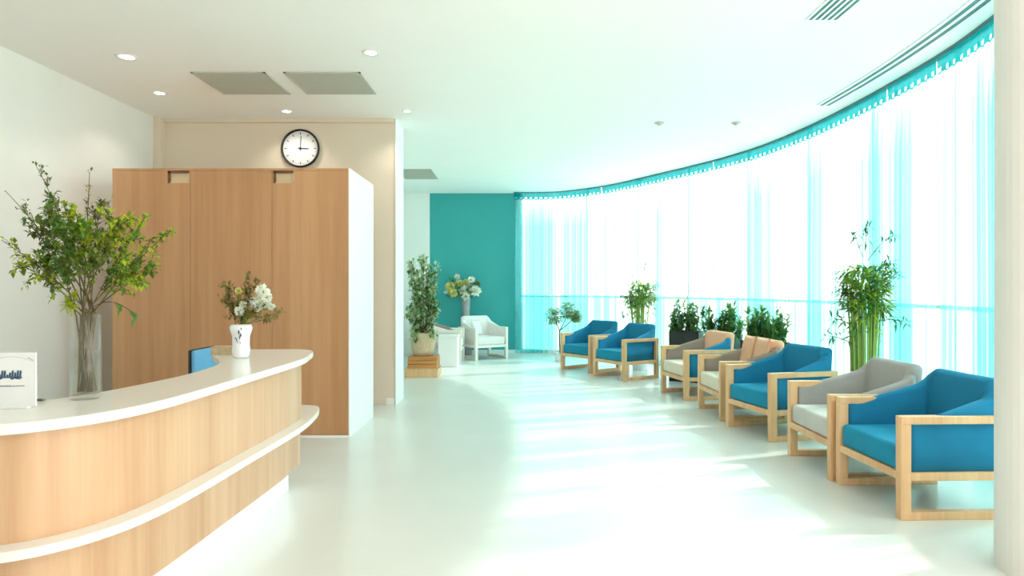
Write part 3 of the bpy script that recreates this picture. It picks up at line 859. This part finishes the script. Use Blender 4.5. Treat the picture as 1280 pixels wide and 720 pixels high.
# ------------------------------------------------------------------ plants
def pot_round(t, r, h, m, r2=None, name='pot'):
    r2 = r2 or r*.8
    obj(name, lathe(B(), [(0, .001), (r2, .001), (r2+.005, .01), (r, h-.01), (r, h), (r*.9, h), (r*.88, h-.05), (0, h-.05)], 32), m, t, smooth=True)
    obj('soil', lathe(B(), [(0, h-.03), (r*.885, h-.032), (r*.88, h-.048)], 24), M['soil'], t, smooth=True)

def bamboo(loc, label, h, rb, rt, ncane, nleaf, sprigs, seed, pot_h=.42, pot_r=.2):
    r = random.Random(seed)
    t = thing('potted_bamboo', label, 'plant', loc)
    pot_round(t, pot_r, pot_h, M['porcelain'], pot_r*.75)
    for k in range(ncane):
        a = r.uniform(0, 2*PI); q = math.sqrt(r.random()); hh = h*(.72+.2*r.random())
        p0 = (rb*q*math.cos(a), rb*q*math.sin(a), pot_h-.05); p1 = (rt*q*math.cos(a), rt*q*math.sin(a), hh)
        m_ = bez(p0, ((p0[0]+p1[0])*.42, (p0[1]+p1[1])*.42, (pot_h+hh)/2), p1, 8)
        cm = B(); tube(cm, m_, [.0085*(1-.4*i/8)*(1.0) for i in range(8)], 6)
        for p in m_[1:-1]:
            tube(cm, [p-Vector((0, 0, .004)), p+Vector((0, 0, .004))], .0095, 6)
        obj('cane', cm, M['cane'], t, smooth=True)
    lf = B()
    for k in range(nleaf):
        a = r.uniform(0, 2*PI); z = r.uniform(.56, 1.0) if r.random() < .3 else r.uniform(.72, .97)
        rad = (rt*1.15)*(math.sin(min(1, (z-.42)/.3)*PI/2))*math.sqrt(r.random())
        p = (rad*math.cos(a), rad*math.sin(a), h*z*.97)
        d = Vector((math.cos(a), math.sin(a), r.uniform(-.5, .8)))+rvec(r)*.5
        L = r.uniform(.09, .17); leaf(lf, p, d, L, L*.22, r.uniform(.1, .5), 0 if r.random() < .7 else 1)
    obj('foliage', lf, [M['green'], M['lime']], t)
    for k, (dx, dy, z0, dz) in enumerate(sprigs):
        sp = B(); lf = B()
        a0 = Vector((dx*.12, dy*.12, z0)); e = Vector((dx, dy, z0+dz))
        m_ = bez(a0, a0+(e-a0)*.5+Vector((0, 0, .06)), e, 9); tube(sp, m_, [.004]*8+[.0015], 5)
        for q in range(34):
            i = r.choice((3, 5, 6, 7, 8, 8)); L = r.uniform(.06, .11)
            leaf(lf, m_[i]+rvec(r)*.02, ((e-a0).normalized()*.4+rvec(r)), L, L*.2, .3, 0)
        s = obj('side_shoot', sp, M['twig'], t, smooth=True); obj('leaves', lf, [M['deep']], s)
    return t
bamboo((3.39, 6.3, 0), 'tall dense bamboo with a bundle of green canes behind the grey armchair', 1.74, .115, .165, 44, 950,
       [(.28, 0, 1.72, .25), (.36, .05, 1.35, .22), (.34, -.1, 1.1, .02), (-.3, .0, 1.0, .15), (-.32, .1, .85, .12), (-.28, -.05, 1.35, .08), (.28, .05, 1.55, .1), (-.12, .0, 1.75, .22), (.05, .05, 1.8, .25), (.2, -.1, 1.5, .2)], 51)
bamboo((2.13, 11.35, 0), 'slender airy bamboo behind the far blue armchairs', 1.62, .11, .2, 30, 900,
       [(-.33, 0, 1.2, .12), (-.3, .05, .95, .02), (.32, 0, 1.4, .1), (.28, 0, 1.05, .2), (.1, .0, 1.6, .25), (-.15, 0, 1.5, .15)], 52, .38, .17)

def shrub(loc, label, w, h, seed, nst, mats, rz=0, pw_=.44, pd=.34, ph=.74, leader=False):
    r = random.Random(seed)
    t = thing('potted_shrub', label, 'plant', loc, rz, 'green shrubs in black planters by the curtain')
    bm = B(); a, b = pw_/2, pd/2
    box(bm, -a, a, -b, b, .0, .02, .002); box(bm, -a, a, -b, -b+.02, 0, ph, .002); box(bm, -a, a, b-.02, b, 0, ph, .002)
    box(bm, -a, -a+.02, -b, b, 0, ph, .002); box(bm, a-.02, a, -b, b, 0, ph, .002)
    obj('planter', bm, M['blackplastic'], t)
    obj('soil', box(B(), -a+.02, a-.02, -b+.02, b-.02, ph-.08, ph-.04), M['soil'], t)
    for k in range(nst):
        x = r.uniform(-a*.8, a*.8); y = r.uniform(-b*.7, b*.7)
        tx = x/a*w/2*1.0+r.uniform(-.06, .06); ty = y*1.3
        hh = h*(1-.12*(tx/(w/2))**2)*r.uniform(.74, 1.0)
        if leader and k == 0: tx, hh = .02, h*1.17
        p0 = Vector((x, y, ph-.05)); e = Vector((tx, ty, hh))
        m_ = bez(p0, p0+(e-p0)*.5+Vector((tx*.25, 0, .0)), e, 9)
        st = B(); tube(st, m_, [.004]*8+[.0015], 5)
        lf = B()
        for q in range(46):
            i = r.randrange(1, 9); L = r.uniform(.07, .13)*(1.0 if not (leader and k == 0) else .5)
            leaf(lf, m_[i]+rvec(r)*.01, Vector((0, 0, .5))+rvec(r)*1.1, L, L*.34, .2, r.randrange(len(mats)))
        s = obj('stem', st, M['cane'], t, smooth=True); obj('leaves', lf, [M[m] for m in mats], s)
shrub((2.60, 10.0, 0), 'leftmost low shrub, in a black planter with its rim showing', .48, 1.26, 61, 24, ['deep', 'green', 'sage'], math.radians(-30), .46, .32, .78, True)
shrub((2.99, 9.42, 0), 'middle low shrub, behind the peach-backed armchair', .6, 1.24, 62, 30, ['deep', 'green', 'green'], math.radians(-40), .46, .30, .74)
shrub((3.27, 8.55, 0), 'rightmost broad shrub, behind the peach cushions', .72, 1.25, 63, 36, ['deep', 'green', 'green'], math.radians(-62), .56, .30, .74)

# small two-headed tree
st = thing('potted_tree', 'small tree with two rounded leafy heads beside the farthest blue armchair', 'plant', (.80, 12.75, 0))
pot_round(st, .11, .16, M['porcelain'], .09)
bm = B(); tube(bm, bez((0, 0, .12), (-.02, 0, .4), (-.01, 0, .62), 7), [.014]*7, 7); obj('trunk', bm, M['bark'], st, smooth=True)
for k, (x, y, z, r0) in enumerate(((-.12, -.03, .89, .19), (.16, .03, 1.0, .19), (.32, .05, .88, .12))):
    r = random.Random(70+k); tw = B(); lf = B()
    e = Vector((x, y, z)); tube(tw, bez((-.01, 0, .6), (x*.5, y, .72), e, 7), [.009]*6+[.004], 6)
    for q in range(12):
        d = rvec(r); tube(tw, [e-Vector((0, 0, .05)), e+d*r0*.5, e+d*r0*.9], [.003, .002, .001], 4)
    for q in range(620):
        d = rvec(r); p = e+Vector((d.x, d.y, d.z*.85))*r0*r.random()**.5
        leaf(lf, p, d+rvec(r)*.6, r.uniform(.035, .06), .026, .2, r.randrange(3))
    b = obj('branch', tw, M['bark'], st, smooth=True); obj('leaves', lf, [M['green'], M['sage'], M['palesage']], b)

# planter on wooden boxes at the passage corner
pl = thing('wooden_plinth', 'low pale wooden plinth under the amber box at the passage corner', 'plinth', (-1.60, 10.62, 0))
obj('plinth_body', box(B(), -.27, .27, -.25, .25, .0, .125, .006), M['chairwood'], pl)
obj('plinth_top', box(B(), -.275, .275, -.255, .255, .125, .14, .004), M['chairwood'], pl)
ab = thing('wooden_crate', 'amber wooden box carrying the large leafy plant', 'box', (-1.60, 10.66, .14))
bm = B()
for k in range(3): box(bm, -.24, .24, -.20, -.18, .002+k*.062, .058+k*.062, .003); box(bm, -.24, .24, .18, .20, .002+k*.062, .058+k*.062, .003)
for s in (-1, 1):
    for k in range(3): box(bm, min(s*.24, s*.22), max(s*.24, s*.22), -.18, .18, .002+k*.062, .058+k*.062, .003)
obj('crate_slats', bm, M['amber'], ab)
obj('crate_lid', box(B(), -.22, .22, -.18, .18, .14, .186), M['amber'], ab)
bp = thing('basket_plant', 'tall leafy plant in a tan woven basket at the end of the partition wall', 'plant', (-1.62, 10.68, .33))
bm = B(); lathe(bm, [(0, .001), (.16, .001), (.19, .10), (.21, .30), (.205, .38), (.18, .38), (.18, .33), (0, .33)], 32)
obj('basket', bm, M['tan'], bp, smooth=True)
obj('soil', lathe(B(), [(0, .345), (.178, .343)], 24), M['soil'], bp)
r = random.Random(80)
for k in range(26):
    a = r.uniform(0, 2*PI); q = math.sqrt(r.random()); z = r.uniform(.62, 1.60)
    p0 = Vector((.1*q*math.cos(a), .1*q*math.sin(a), .33)); e = Vector((.31*q*math.cos(a)-.02, .25*q*math.sin(a), z))
    if k > 22: e = Vector((.16*(-1)**k+.05, -.2, .42-.06*(k-23)))
    m_ = bez(p0, p0+(e-p0)*.5+Vector((0, 0, .06)), e, 9); tw = B(); tube(tw, m_, [.008]*4+[.005]*5, 5); lf = B()
    for j in range(80):
        i = r.randrange(2, 9); L = r.uniform(.06, .11)
        leaf(lf, m_[i]+rvec(r)*.07*r.random(), rvec(r), L, L*.6, .2, r.randrange(3))
    b = obj('branch', tw, M['bark'], bp, smooth=True); obj('leaves', lf, [M['green'], M['palesage'], M['palesage']], b)

# tall floor vase with flowers by the teal wall
fv = thing('floor_vase', 'tall slim grey floor vase against the teal wall', 'vase', (-1.17, 13.88, 0))
obj('vase_body', lathe(B(), [(0, .001), (.12, .001), (.13, .03), (.085, .5), (.075, .85), (.085, 1.1), (.10, 1.27), (.088, 1.275), (.075, 1.15), (.06, .9), (0, .88)], 32), M['greyvase'], fv, smooth=True)
ff = thing('floor_bouquet', 'cream and white flowers in the tall grey floor vase', 'flowers', (-1.17, 13.88, 1.27))
r = random.Random(90)
for k, (x, z, rr_, m) in enumerate(((-.34, .22, .10, 'creampetal'), (-.27, .08, .10, 'creampetal'), (-.15, .28, .09, 'creampetal'), (-.05, .12, .11, 'petal'), (.07, .20, .08, 'petal'), (.20, .12, .13, 'petal'), (.12, .36, .08, 'petal'), (-.2, .42, .07, 'petal'), (-.02, .30, .08, 'creampetal'), (.24, .28, .07, 'sage'), (-.42, .1, .05, 'petal'), (.0, .0, .09, 'petal'))):
    y = r.uniform(-.12, .05); c = Vector((x, y, z)); bloom(ff, c, rr_, m, 500+k, 50)
    obj('flower_stem', tube(B(), bez((0, 0, -.3), (0, 0, .02), c, 7), .005, 5), M['cane'], ff, smooth=True)
for k in range(10):
    a = r.uniform(-.4, .32); z = r.uniform(.02, .36)
    e = Vector((a, r.uniform(-.1, .1), z)); m_ = bez((0, 0, -.2), (0, 0, .05), e, 7); tw = B(); tube(tw, m_, .004, 5); lf = B()
    for j in range(26): i = r.randrange(3, 7); leaf(lf, m_[i]+rvec(r)*.04, rvec(r), .09, .04, .2, 0)
    b = obj('branch', tw, M['twig'], ff, smooth=True); obj('leaves', lf, [M['olive'] if k % 2 else M['green']], b)

# ------------------------------------------------------------------ light
w = bpy.data.worlds.new('sky'); S.world = w; w.use_nodes = True
bg = w.node_tree.nodes['Background']
bg.inputs[0].default_value = (1, .94, .915, 1); bg.inputs[1].default_value = 2.75
sun = bpy.data.lights.new('sun', 'SUN'); sun.energy = 2.7; sun.angle = math.radians(1.8); sun.color = (1, .91, .83)
so = link(bpy.data.objects.new('sun', sun))
el, az = math.radians(40), math.radians(18)
dirv = Vector((math.cos(el)*math.cos(az), math.cos(el)*math.sin(az), math.sin(el)))
so.location = dirv*30
so.rotation_euler = dirv.to_track_quat('Z', 'Y').to_euler()

S.view_settings.view_transform = 'Standard'; S.view_settings.look = 'None'
S.view_settings.gamma = 1; S.view_settings.exposure = 0.74
S.view_settings.use_curve_mapping = False
S.cycles.transparent_max_bounces = 24
S.cycles.max_bounces = 10; S.cycles.diffuse_bounces = 6
S.cycles.sample_clamp_indirect = 8
